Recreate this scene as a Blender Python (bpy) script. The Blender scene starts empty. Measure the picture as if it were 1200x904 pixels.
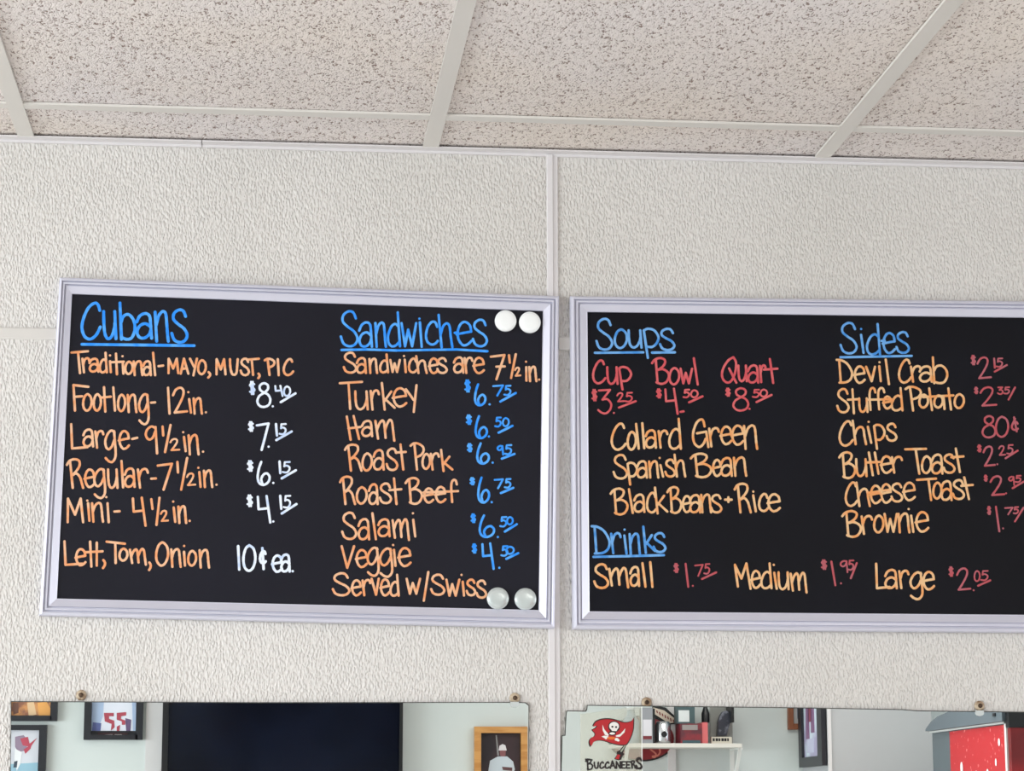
import bpy, bmesh, math, random
from mathutils import Vector, Matrix
random.seed(7)
C = bpy.context.scene.collection
scene = bpy.context.scene

# ---------------------------------------------------------------- camera
EYE = 1.53                       # camera height above the floor
F_PX, PITCH, YAW, ROLL, DIST = 2800.0, 0.1795, 0.1016, -0.0013, 3.5445
HC = EYE + 1.0114                  # ceiling height
XB, YC = .2469, -.1872                # grid: right edge of the middle main tee, room side edge of the cross tee
W, H = 1200, 904
_F = Vector((math.sin(YAW)*math.cos(PITCH), math.cos(YAW)*math.cos(PITCH), math.sin(PITCH)))
_R0 = Vector((math.cos(YAW), -math.sin(YAW), 0)); _U0 = _R0.cross(_F)
_R = math.cos(ROLL)*_R0 + math.sin(ROLL)*_U0
_U = -math.sin(ROLL)*_R0 + math.cos(ROLL)*_U0
CAM = Vector((0, -DIST, EYE))
cd = bpy.data.cameras.new('camera'); cam = bpy.data.objects.new('camera', cd); C.objects.link(cam)
cd.sensor_fit = 'HORIZONTAL'; cd.sensor_width = 36; cd.lens = F_PX/W*36; cd.clip_start = .05; cd.clip_end = 100
cam.matrix_world = Matrix(((_R.x, _U.x, -_F.x, CAM.x), (_R.y, _U.y, -_F.y, CAM.y), (_R.z, _U.z, -_F.z, CAM.z), (0, 0, 0, 1)))
scene.camera = cam

def at(px, py, y=0.0):
    """photo pixel -> world point on the vertical plane at depth y"""
    d = _F + _R*((px-W/2)/F_PX) - _U*((py-H/2)/F_PX)
    t = (y-CAM.y)/d.y
    return CAM + d*t

# ---------------------------------------------------------------- world, lights, exposure
world = bpy.data.worlds.new('world'); scene.world = world; world.use_nodes = True
wn = world.node_tree.nodes['Background']; wn.inputs[0].default_value = (.75, .87, 1, 1); wn.inputs[1].default_value = 1.2
vs = scene.view_settings; vs.view_transform = 'Standard'; vs.look = 'None'; vs.gamma = 1; vs.use_curve_mapping = False
vs.exposure = 0.05
def area(name, loc, target, sx, sy, power, col):
    l = bpy.data.lights.new(name, 'AREA'); l.shape = 'RECTANGLE'; l.size = sx; l.size_y = sy; l.energy = power; l.color = col
    o = bpy.data.objects.new(name, l); C.objects.link(o); o.location = loc
    o.rotation_euler = (Vector(target)-Vector(loc)).to_track_quat('-Z', 'Y').to_euler(); return o
XL, XR, YBACK = -3.8, 4.2, -5.2          # side walls and the wall opposite the menu
WIN = (-4.6, -1.0, 1.0, 2.42)            # window opening in the left wall: y0 y1 z0 z1
area('window_daylight', (XL+.03, -2.8, 1.72), (0, -2.8, 1.72), 3.5, 1.3, 172, (.91, .96, 1))
area('right_fill', (XR-.03, -2.8, 1.72), (0, -2.8, 1.72), 3.4, 1.3, 55, (.95, .975, 1))  # unseen fill from the right, added to even out the room light
area('ceiling_fill', (1.5, -3.7, HC-.03), (1.5, -3.7, 0), 1.2, .6, 24, (1, .97, .93))  # unseen fill without a fixture, added to brighten the opposite wall

# ---------------------------------------------------------------- helpers
def lin(c):
    return tuple((v/255/12.92 if v/255 <= .04045 else ((v/255+.055)/1.055)**2.4) for v in c)
def mat(name, rgb, rough=.6, metal=0, spec=.5, **kw):
    m = bpy.data.materials.new(name); m.use_nodes = True; b = m.node_tree.nodes['Principled BSDF']
    b.inputs['Base Color'].default_value = (*lin(rgb), 1); b.inputs['Roughness'].default_value = rough
    b.inputs['Metallic'].default_value = metal; b.inputs['Specular IOR Level'].default_value = spec
    nt = m.node_tree; N = nt.nodes; L = nt.links
    if 'rgb2' in kw or 'bump' in kw:
        tc = N.new('ShaderNodeTexCoord'); mp = N.new('ShaderNodeMapping'); L.new(tc.outputs['Object'], mp.inputs[0])
        mp.inputs['Scale'].default_value = kw.get('scale', (1, 1, 1)); mp.inputs['Rotation'].default_value = kw.get('rot', (0, 0, 0))
    if 'rgb2' in kw:
        n = N.new('ShaderNodeTexNoise'); n.inputs['Scale'].default_value = kw.get('cscale', 5); n.inputs['Detail'].default_value = kw.get('det', 2)
        n.inputs['Distortion'].default_value = kw.get('cdist', 0)
        L.new(mp.outputs[0], n.inputs['Vector']); r = N.new('ShaderNodeValToRGB'); L.new(n.outputs[0], r.inputs[0])
        p = kw.get('ramp', (.4, .6)); e = r.color_ramp.elements
        e[0].position = p[0]; e[1].position = p[1]; e[0].color = (*lin(kw['rgb2']), 1); e[1].color = (*lin(rgb), 1)
        L.new(r.outputs[0], b.inputs['Base Color'])
    if 'bump' in kw:
        n2 = N.new('ShaderNodeTexNoise'); n2.inputs['Scale'].default_value = kw.get('bscale', 5); n2.inputs['Detail'].default_value = kw.get('bdet', 1)
        n2.inputs['Distortion'].default_value = kw.get('bdist', 0)
        L.new(mp.outputs[0], n2.inputs['Vector']); r2 = N.new('ShaderNodeValToRGB'); L.new(n2.outputs[0], r2.inputs[0])
        q = kw.get('bramp', (.3, .7)); r2.color_ramp.elements[0].position = q[0]; r2.color_ramp.elements[1].position = q[1]
        bp = N.new('ShaderNodeBump'); bp.inputs['Strength'].default_value = 1; bp.inputs['Distance'].default_value = kw['bump']
        L.new(r2.outputs[0], bp.inputs['Height']); L.new(bp.outputs[0], b.inputs['Normal'])
    return m
def obj(name, bm, m, parent=None, smooth=False):
    bmesh.ops.recalc_face_normals(bm, faces=bm.faces)
    me = bpy.data.meshes.new(name); bm.to_mesh(me); bm.free()
    for x in (m if isinstance(m, (list, tuple)) else [m]): me.materials.append(x)
    if smooth:
        for p in me.polygons: p.use_smooth = True
    o = bpy.data.objects.new(name, me); C.objects.link(o)
    if parent:
        o.parent = parent
        bpy_parent_fix(o, parent)
    return o
def bpy_parent_fix(o, parent):           # children are modelled in world space: undo the parent's offset
    mw = Matrix.Translation(parent.location)
    if parent.parent: mw = Matrix.Translation(parent.parent.location) @ mw
    o.location = -(mw.to_translation())
def setp(o, **kw):
    for k, v in kw.items(): o[k] = v
    return o
def thing(name, label, cat, loc, group=None):
    o = bpy.data.objects.new(name, None); C.objects.link(o); o.location = loc; o.empty_display_size = .05
    o['label'] = label; o['category'] = cat
    if group: o['group'] = group
    return o
def struct(name, bm, m): return setp(obj(name, bm, m), kind='structure')
def bx(bm, x0, x1, y0, y1, z0, z1, mi=0):
    vs_ = [bm.verts.new((x, y, z)) for x in (x0, x1) for y in (y0, y1) for z in (z0, z1)]
    for f in ((0, 1, 3, 2), (4, 6, 7, 5), (0, 4, 5, 1), (2, 3, 7, 6), (0, 2, 6, 4), (1, 5, 7, 3)):
        bm.faces.new([vs_[i] for i in f]).material_index = mi
    return bm
def B(*a): return bx(bmesh.new(), *a)
def prism(bm, pts, y0, y1, mi=0):
    """polygon given as (x,z) extruded from y0 to y1"""
    a = [bm.verts.new((p[0], y0, p[1])) for p in pts]; b = [bm.verts.new((p[0], y1, p[1])) for p in pts]
    fs = [bm.faces.new(a), bm.faces.new(b[::-1])]
    n = len(pts)
    for i in range(n): fs.append(bm.faces.new((a[i], b[i], b[(i+1) % n], a[(i+1) % n])))
    for f in fs: f.material_index = mi; f.normal_update()
    bmesh.ops.triangulate(bm, faces=[f for f in fs[:2] if len(f.verts) > 4])
    return bm
def lathe(bm, cx, cy, prof, seg=32, axis='z', c0=0, mi=0):
    """profile of (radius, height); axis z: stands up from c0; axis y: grows towards the room (-y) from c0"""
    rings = []
    for r, h in prof:
        ring = []
        for i in range(seg):
            a = 2*math.pi*i/seg
            if axis == 'z': ring.append(bm.verts.new((cx+r*math.cos(a), cy+r*math.sin(a), c0+h)))
            else: ring.append(bm.verts.new((cx+r*math.cos(a), c0-h, cy+r*math.sin(a))))
        rings.append(ring)
    for A, D in zip(rings, rings[1:]):
        for i in range(seg): bm.faces.new((A[i], A[(i+1) % seg], D[(i+1) % seg], D[i])).material_index = mi
    bm.faces.new(rings[0]).material_index = mi; bm.faces.new(rings[-1]).material_index = mi
    return bm

# ---------------------------------------------------------------- materials
M = dict(
 panel=mat('textured_wall_panel', (220, 216, 211), .4, rgb2=(212, 208, 202), cscale=2, ramp=(.35, .65), scale=(1, 1, 1), spec=.35),
 batten=mat('white_batten', (222, 218, 218), .35),
 strip=mat('cream_strip', (212, 208, 202), .4),
 grid=mat('ceiling_grid_paint', (222, 218, 211), .4),
 smooth_wall=mat('painted_opposite_wall', (212, 217, 215), .6, rgb2=(207, 213, 211), cscale=1.2),
 floor=mat('vinyl_floor', (216, 213, 209), .35, rgb2=(206, 203, 200), cscale=6),
 frame=mat('satin_aluminium_frame', (212, 212, 225), .32, .3, spec=.6),
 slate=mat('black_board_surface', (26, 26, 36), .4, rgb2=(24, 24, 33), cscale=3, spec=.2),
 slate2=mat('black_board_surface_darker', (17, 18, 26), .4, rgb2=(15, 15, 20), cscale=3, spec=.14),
 blue2=mat('pale_blue_marker', (116, 172, 228), .7, rgb2=(72, 142, 216), cscale=70, det=1, ramp=(.36, .56), spec=.1),
 blue=mat('blue_marker', (92, 172, 250), .7, rgb2=(52, 146, 246), cscale=70, det=1, ramp=(.4, .62), spec=.1),
 orange=mat('orange_marker', (236, 188, 150), .7, rgb2=(234, 158, 108), cscale=70, det=1, ramp=(.38, .6), spec=.1),
 yellow=mat('peach_marker', (232, 190, 142), .7, rgb2=(232, 158, 98), cscale=70, det=1, ramp=(.36, .58), spec=.1),
 white=mat('white_marker', (232, 240, 255), .7, rgb2=(196, 214, 242), cscale=70, det=1, ramp=(.3, .5), spec=.1),
 red=mat('red_marker', (214, 104, 106), .7, rgb2=(204, 86, 92), cscale=70, det=1, ramp=(.4, .6), spec=.1),
 rose=mat('rose_marker', (178, 100, 108), .7, rgb2=(184, 86, 92), cscale=70, det=1, ramp=(.4, .6), spec=.1),
 mirror=mat('mirror_silver', (236, 243, 241), 0, 1),
 mirror_edge=mat('mirror_edge', (70, 72, 66), .5),
 black=mat('black_plastic', (20, 20, 24), .35),
 blackwood=mat('black_frame_wood', (30, 31, 38), .4),
 screen=mat('tv_glass', (10, 14, 26), .12, rgb2=(18, 23, 38), cscale=3, spec=.18),
 oak=mat('oak_frame', (206, 150, 84), .45, rgb2=(186, 126, 62), cscale=9, scale=(1, 1, 8)),
 brown=mat('brown_frame', (134, 78, 48), .45, rgb2=(112, 60, 34), cscale=12),
 silver=mat('brushed_silver', (214, 216, 220), .22, .9),
 screw=mat('rusty_screw', (92, 74, 58), .5, .6, rgb2=(60, 44, 34), cscale=200),
 washer=mat('discoloured_washer', (196, 178, 152), .4, rgb2=(150, 124, 98), cscale=120),
 magnet_whiter=mat('whiter_magnet', (250, 252, 250), .18, spec=.8),  # upper pair, toned whiter than the lower pair
 magnet_greyer=mat('greyer_magnet', (206, 214, 212), .22, .35, spec=.8),
)
def flat(name, rgb, rough=.5, **k):
    if name not in M: M[name] = mat(name, rgb, rough, **k)
    return M[name]
# pebbled relief of the wall panels: slanting upright grains
nt = M['panel'].node_tree; N = nt.nodes; L = nt.links; b = N['Principled BSDF']
tc = N.new('ShaderNodeTexCoord'); mp = N.new('ShaderNodeMapping'); L.new(tc.outputs['Object'], mp.inputs[0])
mp.inputs['Rotation'].default_value = (0, .16, 0); mp.inputs['Scale'].default_value = (1, 1, .5)
nz = N.new('ShaderNodeTexNoise'); nz.inputs['Scale'].default_value = 170; nz.inputs['Detail'].default_value = 1
L.new(mp.outputs[0], nz.inputs['Vector'])
sc = N.new('ShaderNodeVectorMath'); sc.operation = 'MULTIPLY_ADD'; sc.inputs[1].default_value = (.0035, .0035, .0035); L.new(nz.outputs['Color'], sc.inputs[0]); L.new(mp.outputs[0], sc.inputs[2])
n1 = N.new('ShaderNodeTexVoronoi'); n1.feature = 'SMOOTH_F1'; n1.inputs['Scale'].default_value = 300; n1.inputs['Smoothness'].default_value = .5; n1.inputs['Randomness'].default_value = 1
L.new(sc.outputs[0], n1.inputs['Vector']); r1 = N.new('ShaderNodeValToRGB'); r1.color_ramp.elements[0].position = .1; r1.color_ramp.elements[1].position = .75
r1.color_ramp.elements[0].color = (1, 1, 1, 1); r1.color_ramp.elements[1].color = (0, 0, 0, 1); r1.color_ramp.interpolation = 'EASE'
L.new(n1.outputs[0], r1.inputs[0]); bp = N.new('ShaderNodeBump'); bp.inputs['Distance'].default_value = .0018; bp.inputs['Strength'].default_value = .85
L.new(r1.outputs[0], bp.inputs['Height']); L.new(bp.outputs[0], b.inputs['Normal'])
# mineral fibre tile: worm-like fissures
def tile_mat():
    m = bpy.data.materials.new('fissured_ceiling_tile'); m.use_nodes = True; nt = m.node_tree; N = nt.nodes; L = nt.links; b = N['Principled BSDF']
    b.inputs['Roughness'].default_value = .9; b.inputs['Specular IOR Level'].default_value = .1
    tc = N.new('ShaderNodeTexCoord'); mp = N.new('ShaderNodeMapping'); L.new(tc.outputs['Object'], mp.inputs[0]); mp.inputs['Scale'].default_value = (1, .5, 1)
    n1 = N.new('ShaderNodeTexNoise'); n1.inputs['Scale'].default_value = 225; n1.inputs['Detail'].default_value = 1.0; n1.inputs['Distortion'].default_value = 1.2
    L.new(mp.outputs[0], n1.inputs['Vector'])
    r1 = N.new('ShaderNodeValToRGB'); L.new(n1.outputs[0], r1.inputs[0]); e = r1.color_ramp.elements
    e[0].position = .33; e[0].color = (*lin((164, 150, 143)), 1); e[1].position = .42; e[1].color = (1, 1, 1, 1)
    n2 = N.new('ShaderNodeTexNoise'); n2.inputs['Scale'].default_value = 1.6; n2.inputs['Detail'].default_value = 2; L.new(tc.outputs['Object'], n2.inputs['Vector'])
    r2 = N.new('ShaderNodeValToRGB'); L.new(n2.outputs[0], r2.inputs[0]); f = r2.color_ramp.elements
    f[0].position = .35; f[0].color = (*lin((241, 231, 222)), 1); f[1].position = .6; f[1].color = (*lin((238, 231, 229)), 1)
    mx = N.new('ShaderNodeMix'); mx.data_type = 'RGBA'; mx.blend_type = 'MULTIPLY'; mx.inputs[0].default_value = 1
    L.new(r2.outputs[0], mx.inputs[6]); L.new(r1.outputs[0], mx.inputs[7]); L.new(mx.outputs[2], b.inputs['Base Color'])
    r3 = N.new('ShaderNodeValToRGB'); L.new(n1.outputs[0], r3.inputs[0]); r3.color_ramp.elements[0].position = .3; r3.color_ramp.elements[1].position = .62
    bp = N.new('ShaderNodeBump'); bp.inputs['Distance'].default_value = .0020; bp.inputs['Strength'].default_value = .8; bp.invert = False
    L.new(r3.outputs[0], bp.inputs['Height']); L.new(bp.outputs[0], b.inputs['Normal'])
    return m
M['tile'] = tile_mat()

# ---------------------------------------------------------------- the room
wall_back = struct('wall_back', B(XL, XR, .004, .12, 0, HC+.1), M['strip'])
TX0, TX1 = at(641.5, 500).x, at(655, 500).x                      # upright batten over the panel joint
HZ0, HZ1 = at(30, 398).z, at(30, 384.5).z                        # level batten
G = .0015
for nm, a in (('wall_panel', (XL, (TX0+TX1)/2-G, HZ1-.004, HC)), ('wall_panel', ((TX0+TX1)/2+G, XR, HZ1-.004, HC)),
              ('wall_panel', (XL, (TX0+TX1)/2-G, 0, HZ0+.004)), ('wall_panel', ((TX0+TX1)/2+G, XR, 0, HZ0+.004))):
    obj(nm, B(a[0], a[1], 0, .004, a[2], a[3]), M['panel'], wall_back)
def batten(bm, x0, x1, z0, z1, d, vertical=True):
    # shallow ribbed strip: rounded edges and a step on one side
    w = (x1-x0) if vertical else (z1-z0)
    prof = [(0, 0), (0, -d*.7), (w*.06, -d), (w*.5, -d), (w*.56, -d*.55), (w*.94, -d*.55), (w, -d*.3), (w, 0)] if vertical else [(0, 0), (0, -d*.7), (w*.1, -d), (w*.9, -d), (w, -d*.7), (w, 0)]
    A, D = [], []
    for u, y in prof:
        if vertical: A.append(bm.verts.new((x0+u, y, z0))); D.append(bm.verts.new((x0+u, y, z1)))
        else: A.append(bm.verts.new((x0, y, z0+u))); D.append(bm.verts.new((x1, y, z0+u)))
    n = len(prof)
    for i in range(n): bm.faces.new((A[i], D[i], D[(i+1) % n], A[(i+1) % n]))
    bm.faces.new(A); bm.faces.new(D[::-1]); return bm
struct('trim_1', batten(bmesh.new(), TX0, TX1, 0, HC-.002, .006), M['batten'])
struct('trim_2', batten(bmesh.new(), XL, TX0-.0005, HZ0, HZ1, .0035, False), M['strip'])
struct('trim_3', batten(bmesh.new(), TX1+.0005, XR, at(656, 410.5).z, at(656, 395).z, .0035, False), M['strip'])
# wall angle that carries the ceiling tiles: lip towards the room, leg down the wall
bm = bmesh.new(); xj = at(237, 168).x
for x0, x1 in ((XL, xj-.0006), (xj+.0006, XR)):
    bx(bm, x0, x1, -.021, -.0005, HC-.0012, HC+.0012); bx(bm, x0, x1, -.004, -.0005, HC-.005, HC-.0012)
struct('trim_4', bm, M['batten'])

# ceiling: slab above, tiles and grid below it
ceiling = struct('ceiling', B(XL, XR, YBACK, .12, HC+.1, HC+.16), M['strip'])
gx = [XB-.012+.61*k for k in range(-6, 8)]
gx = [g for g in gx if XL+.05 < g < XR-.05]
gy = [YC+.012-1.22*k for k in range(0, 5)]; gy = [g for g in gy if g > YBACK+.05]
th = .0035
for g in gx: obj('main_tee', B(g-.012, g+.012, YBACK, -.0212, HC-.0004, HC+th), M['grid'], ceiling)
xs = [XL]+gx+[XR]; ys = [-.001]+gy+[YBACK]
for i in range(len(xs)-1):
    for g in gy: obj('cross_tee', B(xs[i]+.0121, xs[i+1]-.0121, g-.012, g+.012, HC, HC+th), M['grid'], ceiling)
    for j in range(len(ys)-1):
        e = .0015
        obj('ceiling_tile', B(xs[i]+e, xs[i+1]-e, ys[j+1]+e, ys[j]-e, HC+th+random.uniform(.0003, .0015), HC+.02), M['tile'], ceiling)
floor = struct('floor', B(XL, XR, YBACK, .12, -.05, 0), M['floor'])
bm = bmesh.new(); y0, y1, z0, z1 = WIN
for a in ((YBACK, y0, 0, HC+.1), (y1, .12, 0, HC+.1), (y0, y1, 0, z0), (y0, y1, z1, HC+.1)): bx(bm, XL-.15, XL, a[0], a[1], a[2], a[3])
struct('wall_left', bm, M['smooth_wall'])
bm = bmesh.new()
for a in ((y0, y0+.05, z0, z1), (y1-.05, y1, z0, z1), (y0, y1, z0, z0+.05), (y0, y1, z1-.05, z1), (-2.83, -2.77, z0, z1)): bx(bm, XL-.12, XL-.06, *a)
w1 = struct('window_1', bm, M['frame'])
glass = bpy.data.materials.new('window_glass'); glass.use_nodes = True; g_ = glass.node_tree.nodes['Principled BSDF']
g_.inputs['Transmission Weight'].default_value = 1; g_.inputs['Roughness'].default_value = 0; g_.inputs['IOR'].default_value = 1.45
obj('pane', B(XL-.095, XL-.089, y0+.05, y1-.05, z0+.05, z1-.05), glass, w1)
bm = bmesh.new()
for a in ((YBACK, y0, 0, HC+.1), (y1, .12, 0, HC+.1), (y0, y1, 0, z0), (y0, y1, z1, HC+.1)): bx(bm, XR, XR+.15, a[0], a[1], a[2], a[3])
struct('wall_right', bm, M['smooth_wall'])
bm = bmesh.new()
for a in ((y0, y0+.05, z0, z1), (y1-.05, y1, z0, z1), (y0, y1, z0, z0+.05), (y0, y1, z1-.05, z1), (-2.83, -2.77, z0, z1)): bx(bm, XR+.06, XR+.12, *a)
w2 = struct('added_window_2', bm, M['frame'])  # made-up window, added to go with the right fill light
obj('pane', B(XR+.089, XR+.095, y0+.05, y1-.05, z0+.05, z1-.05), glass, w2)
wall_front = struct('wall_front', B(XL, XR, YBACK-.15, YBACK, 0, HC+.1), M['smooth_wall'])

# ---------------------------------------------------------------- handwriting strokes (unit boxes, y down)
def P(*a): return [(a[i], a[i+1]) for i in range(0, len(a), 2)]
# 's' smooth stroke, 'l' straight-cornered stroke
GL = {
'C': [('s', P(.86,.16,.75,.02,.55,0,.3,.14,.08,.4,0,.68,.12,.9,.4,1,.74,.92,.97,.77))],
'Z': [('s', P(.97,.2,.86,.03,.66,0,.35,.13,.1,.4,0,.68,.14,.92,.45,1,.78,.88,1,.66))],
'c': [('s', P(.9,.22,.76,.03,.48,0,.15,.22,0,.6,.12,.88,.45,1,.75,.96,.95,.84))],
'u': [('s', P(0,0,.03,.5,.12,.84,.36,1,.66,.9,.86,.62,.92,.4)), ('l', P(.9,0,1,1))],
'b': [('l', P(0,0,.1,1)), ('s', P(.06,.55,.25,.36,.6,.32,.92,.48,1,.72,.8,.95,.45,1,.1,.94))],
'a': [('s', P(.02,.34,.22,.1,.58,0,.86,.1,.93,.42,.96,.7,1,1)), ('s', P(.94,.55,.6,.41,.22,.5,.04,.75,.2,.96,.55,.98,.84,.84,.95,.66))],
'n': [('l', P(0,.02,.12,1)), ('s', P(.09,.45,.28,.14,.58,0,.8,.08,.88,.4,.93,.72,1,1))],
's': [('s', P(.9,.2,.74,.03,.45,0,.15,.11,.12,.29,.42,.44,.8,.58,1,.78,.84,.95,.5,1,.16,.92,0,.72))],
'r': [('l', P(0,.03,.22,1)), ('s', P(.12,.45,.32,.12,.62,0,.88,.04,1,.2))],
'd': [('l', P(.82,0,1,1)), ('s', P(.88,.42,.62,.34,.3,.42,.04,.68,.08,.9,.34,1,.68,.97,.96,.86))],
'i': [('l', P(0,0,1,1))],
'T': [('l', P(0,.06,1,0)), ('l', P(.4,.04,.52,1))],
'F': [('l', P(1,.07,0,0,.1,1)), ('l', P(.08,.46,.58,.44))],
'L': [('l', P(0,0,.06,1,1,.95))],
'o': [('s', P(.5,0,.22,.12,.02,.45,.06,.8,.38,1,.74,.9,.98,.58,.92,.22,.62,.02,.42,.02))],
'g': [('s', P(.9,.06,.62,0,.28,.1,.03,.32,.1,.52,.36,.6,.66,.5,.88,.3)), ('s', P(.86,.02,.92,.3,1,.62,.97,.86,.7,1,.36,.98,.06,.88))],
'e': [('s', P(.0,.54,.5,.47,.98,.42)), ('s', P(.98,.42,.88,.14,.55,0,.25,.12,.08,.42,.14,.76,.42,1,.74,.97,1,.82))],
'h': [('l', P(0,0,.22,1)), ('s', P(.14,.62,.32,.36,.6,.26,.8,.36,.88,.66,1,1))],
'm': [('l', P(0,.05,.14,.9)), ('s', P(.08,.5,.2,.2,.36,.03,.46,.14,.5,.45,.54,.86)), ('s', P(.51,.5,.62,.2,.76,.0,.88,.12,.94,.55,1,1))],
'w': [('l', P(0,0,.24,1,.45,.28,.72,1,1,0))],
'k': [('l', P(0,0,.22,1)), ('l', P(.74,.32,.2,.68)), ('l', P(.26,.6,1,.93))],
'y': [('l', P(0,.15,.72,.55)), ('l', P(1,0,.74,1))],
'v': [('l', P(0,0,.62,1,1,0))],
'V': [('l', P(0,0,.45,1,1,0))],
'R': [('l', P(.2,.09,.36,1)), ('s', P(0,.2,.16,.06,.45,0,.74,.05,.78,.22,.6,.4,.34,.56)), ('s', P(.34,.56,.58,.5,.8,.62,.92,.84,1,1))],
'B': [('l', P(.22,.06,.33,.97)), ('s', P(0,.2,.18,.06,.5,0,.76,.08,.74,.24,.55,.38,.3,.47)), ('s', P(.3,.47,.62,.43,.92,.54,1,.72,.84,.93,.55,1,.26,.94))],
'P': [('l', P(.3,.05,.5,1)), ('s', P(0,.1,.25,.01,.6,.02,.95,.14,1,.3,.8,.45,.42,.54))],
'D': [('l', P(.16,.02,.26,.96)), ('s', P(0,.0,.3,.02,.66,.16,.92,.42,1,.64,.88,.86,.6,.98,.18,1))],
'H': [('l', P(0,.02,.28,1)), ('l', P(.5,0,.9,.97)), ('l', P(.12,.52,1,.46))],
'M': [('l', P(0,1,.02,0,.48,.68,.84,0,1,1))],
'N': [('l', P(0,1,0,0,1,1,1,0))],
'A': [('l', P(0,1,.42,0,1,1)), ('l', P(.2,.68,.8,.64))],
'E': [('l', P(1,0,0,0,0,1,1,1)), ('l', P(0,.5,.8,.5))],
'Y': [('l', P(0,0,.58,.48)), ('l', P(1,0,.5,1))],
'U': [('s', P(0,0,.05,.5,.25,.92,.6,1,.85,.85,.92,.5,1,0))],
'G': [('s', P(.75,.25,.66,.04,.48,0,.2,.15,.0,.52,.08,.85,.4,1,.68,.88,.82,.7)), ('l', P(.26,.5,.86,.44,1,1))],
'Q': [('s', P(.8,.0,.45,.12,.12,.4,.0,.68,.12,.9,.42,1,.72,.88,.94,.55,.98,.2,.8,0)), ('l', P(.5,.44,1,1))],
'p': [('l', P(0,.06,.28,1)), ('s', P(0,.06,.3,0,.72,.06,1,.28,.9,.48,.6,.62,.22,.62))],
'f': [('s', P(1,.2,.86,.03,.58,0,.34,.12,.28,.4,.4,1))],
'2': [('s', P(0,.3,.2,.08,.52,0,.74,.1,.72,.32,.45,.66,.12,.98)), ('l', P(.12,.98,1,.93))],
'3': [('l', P(.05,.03,.92,.0,.32,.42)), ('s', P(.32,.42,.7,.4,1,.6,.92,.84,.6,1,.25,.97,0,.86))],
'4': [('l', P(0,.03,.06,.5,.84,.46)), ('l', P(.7,0,1,1))],
'5': [('l', P(1,0,.3,.02,.22,.42)), ('s', P(.22,.42,.55,.34,.95,.5,.92,.78,.55,1,0,.96))],
'6': [('s', P(.3,0,.1,.3,0,.68,.14,.92,.5,1,.88,.88,1,.66,.78,.5,.48,.56,.3,.76,.42,.98))],
'7': [('l', P(0,.07,.98,.0,.4,1))],
'8': [('s', P(.52,.4,.22,.28,.2,.1,.5,0,.8,.08,.8,.26,.52,.4,.14,.55,.0,.78,.2,.96,.55,1,.9,.9,1,.68,.82,.48,.52,.4))],
'9': [('s', P(.86,.06,.5,0,.12,.12,0,.32,.25,.48,.6,.42,.84,.18)), ('l', P(.86,.02,1,1))],
'0': [('s', P(.48,0,.18,.14,.0,.5,.1,.85,.45,1,.82,.86,1,.5,.85,.14,.48,0))],
'$': [('s', P(.9,.2,.5,.1,.1,.28,.5,.46,.95,.64,.6,.86,.1,.8)), ('l', P(.3,0,.44,1)), ('l', P(.62,0,.76,1))],
',': [('s', P(.3,0,.75,.3,.7,.65,.2,1))],
'-': [('l', P(0,0,1,1))],
}
def catmull(pts, n=5):
    out = []
    for i in range(len(pts)-1):
        p0 = pts[max(i-1, 0)]; p1 = pts[i]; p2 = pts[i+1]; p3 = pts[min(i+2, len(pts)-1)]
        for k in range(n):
            t = k/n
            out.append(tuple(.5*((2*p1[j])+(-p0[j]+p2[j])*t+(2*p0[j]-5*p1[j]+4*p2[j]-p3[j])*t*t+(-p0[j]+3*p1[j]-3*p2[j]+p3[j])*t**3) for j in (0, 1)))
    out.append(pts[-1]); return out
def ribbon(bm, pts, r, y, jig=0):
    """flat marker stroke of half width r through (x,z) points, with round ends and round joins"""
    q = [pts[0]]
    for p in pts[1:]:
        if math.hypot(p[0]-q[-1][0], p[1]-q[-1][1]) > r*.15: q.append(p)
    if len(q) < 2:
        q = [pts[0], (pts[0][0]+r*.1, pts[0][1])]
    left, right = [], []
    for i, p in enumerate(q):
        a = q[max(i-1, 0)]; c = q[min(i+1, len(q)-1)]
        dx, dz = c[0]-a[0], c[1]-a[1]; l = math.hypot(dx, dz) or 1; nx, nz = -dz/l, dx/l
        rr = r*(1+jig*math.sin(i*1.7+p[0]*90))
        yy = y-2e-6*i; left.append(bm.verts.new((p[0]+nx*rr, yy, p[1]+nz*rr))); right.append(bm.verts.new((p[0]-nx*rr, yy, p[1]-nz*rr)))
    for i in range(len(q)-1):
        bm.faces.new((left[i], right[i], right[i+1], left[i+1]))
    for e, s in ((0, 1), (-1, -1)):
        yc_ = y-2e-6*len(q)-2e-5*(1 if e else 2)
        a = q[0] if e == 0 else q[-1]; c = q[1] if e == 0 else q[-2]
        ang = math.atan2(a[1]-c[1], a[0]-c[0]); vs_ = []
        for k in range(7):
            t = ang-math.pi/2+math.pi*k/6; vs_.append(bm.verts.new((a[0]+r*math.cos(t), yc_, a[1]+r*math.sin(t))))
        bm.faces.new(vs_)
def disc(bm, c, r, y, n=12):
    bm.faces.new([bm.verts.new((c[0]+r*math.cos(2*math.pi*k/n), y, c[1]+r*math.sin(2*math.pi*k/n))) for k in range(n)])
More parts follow.
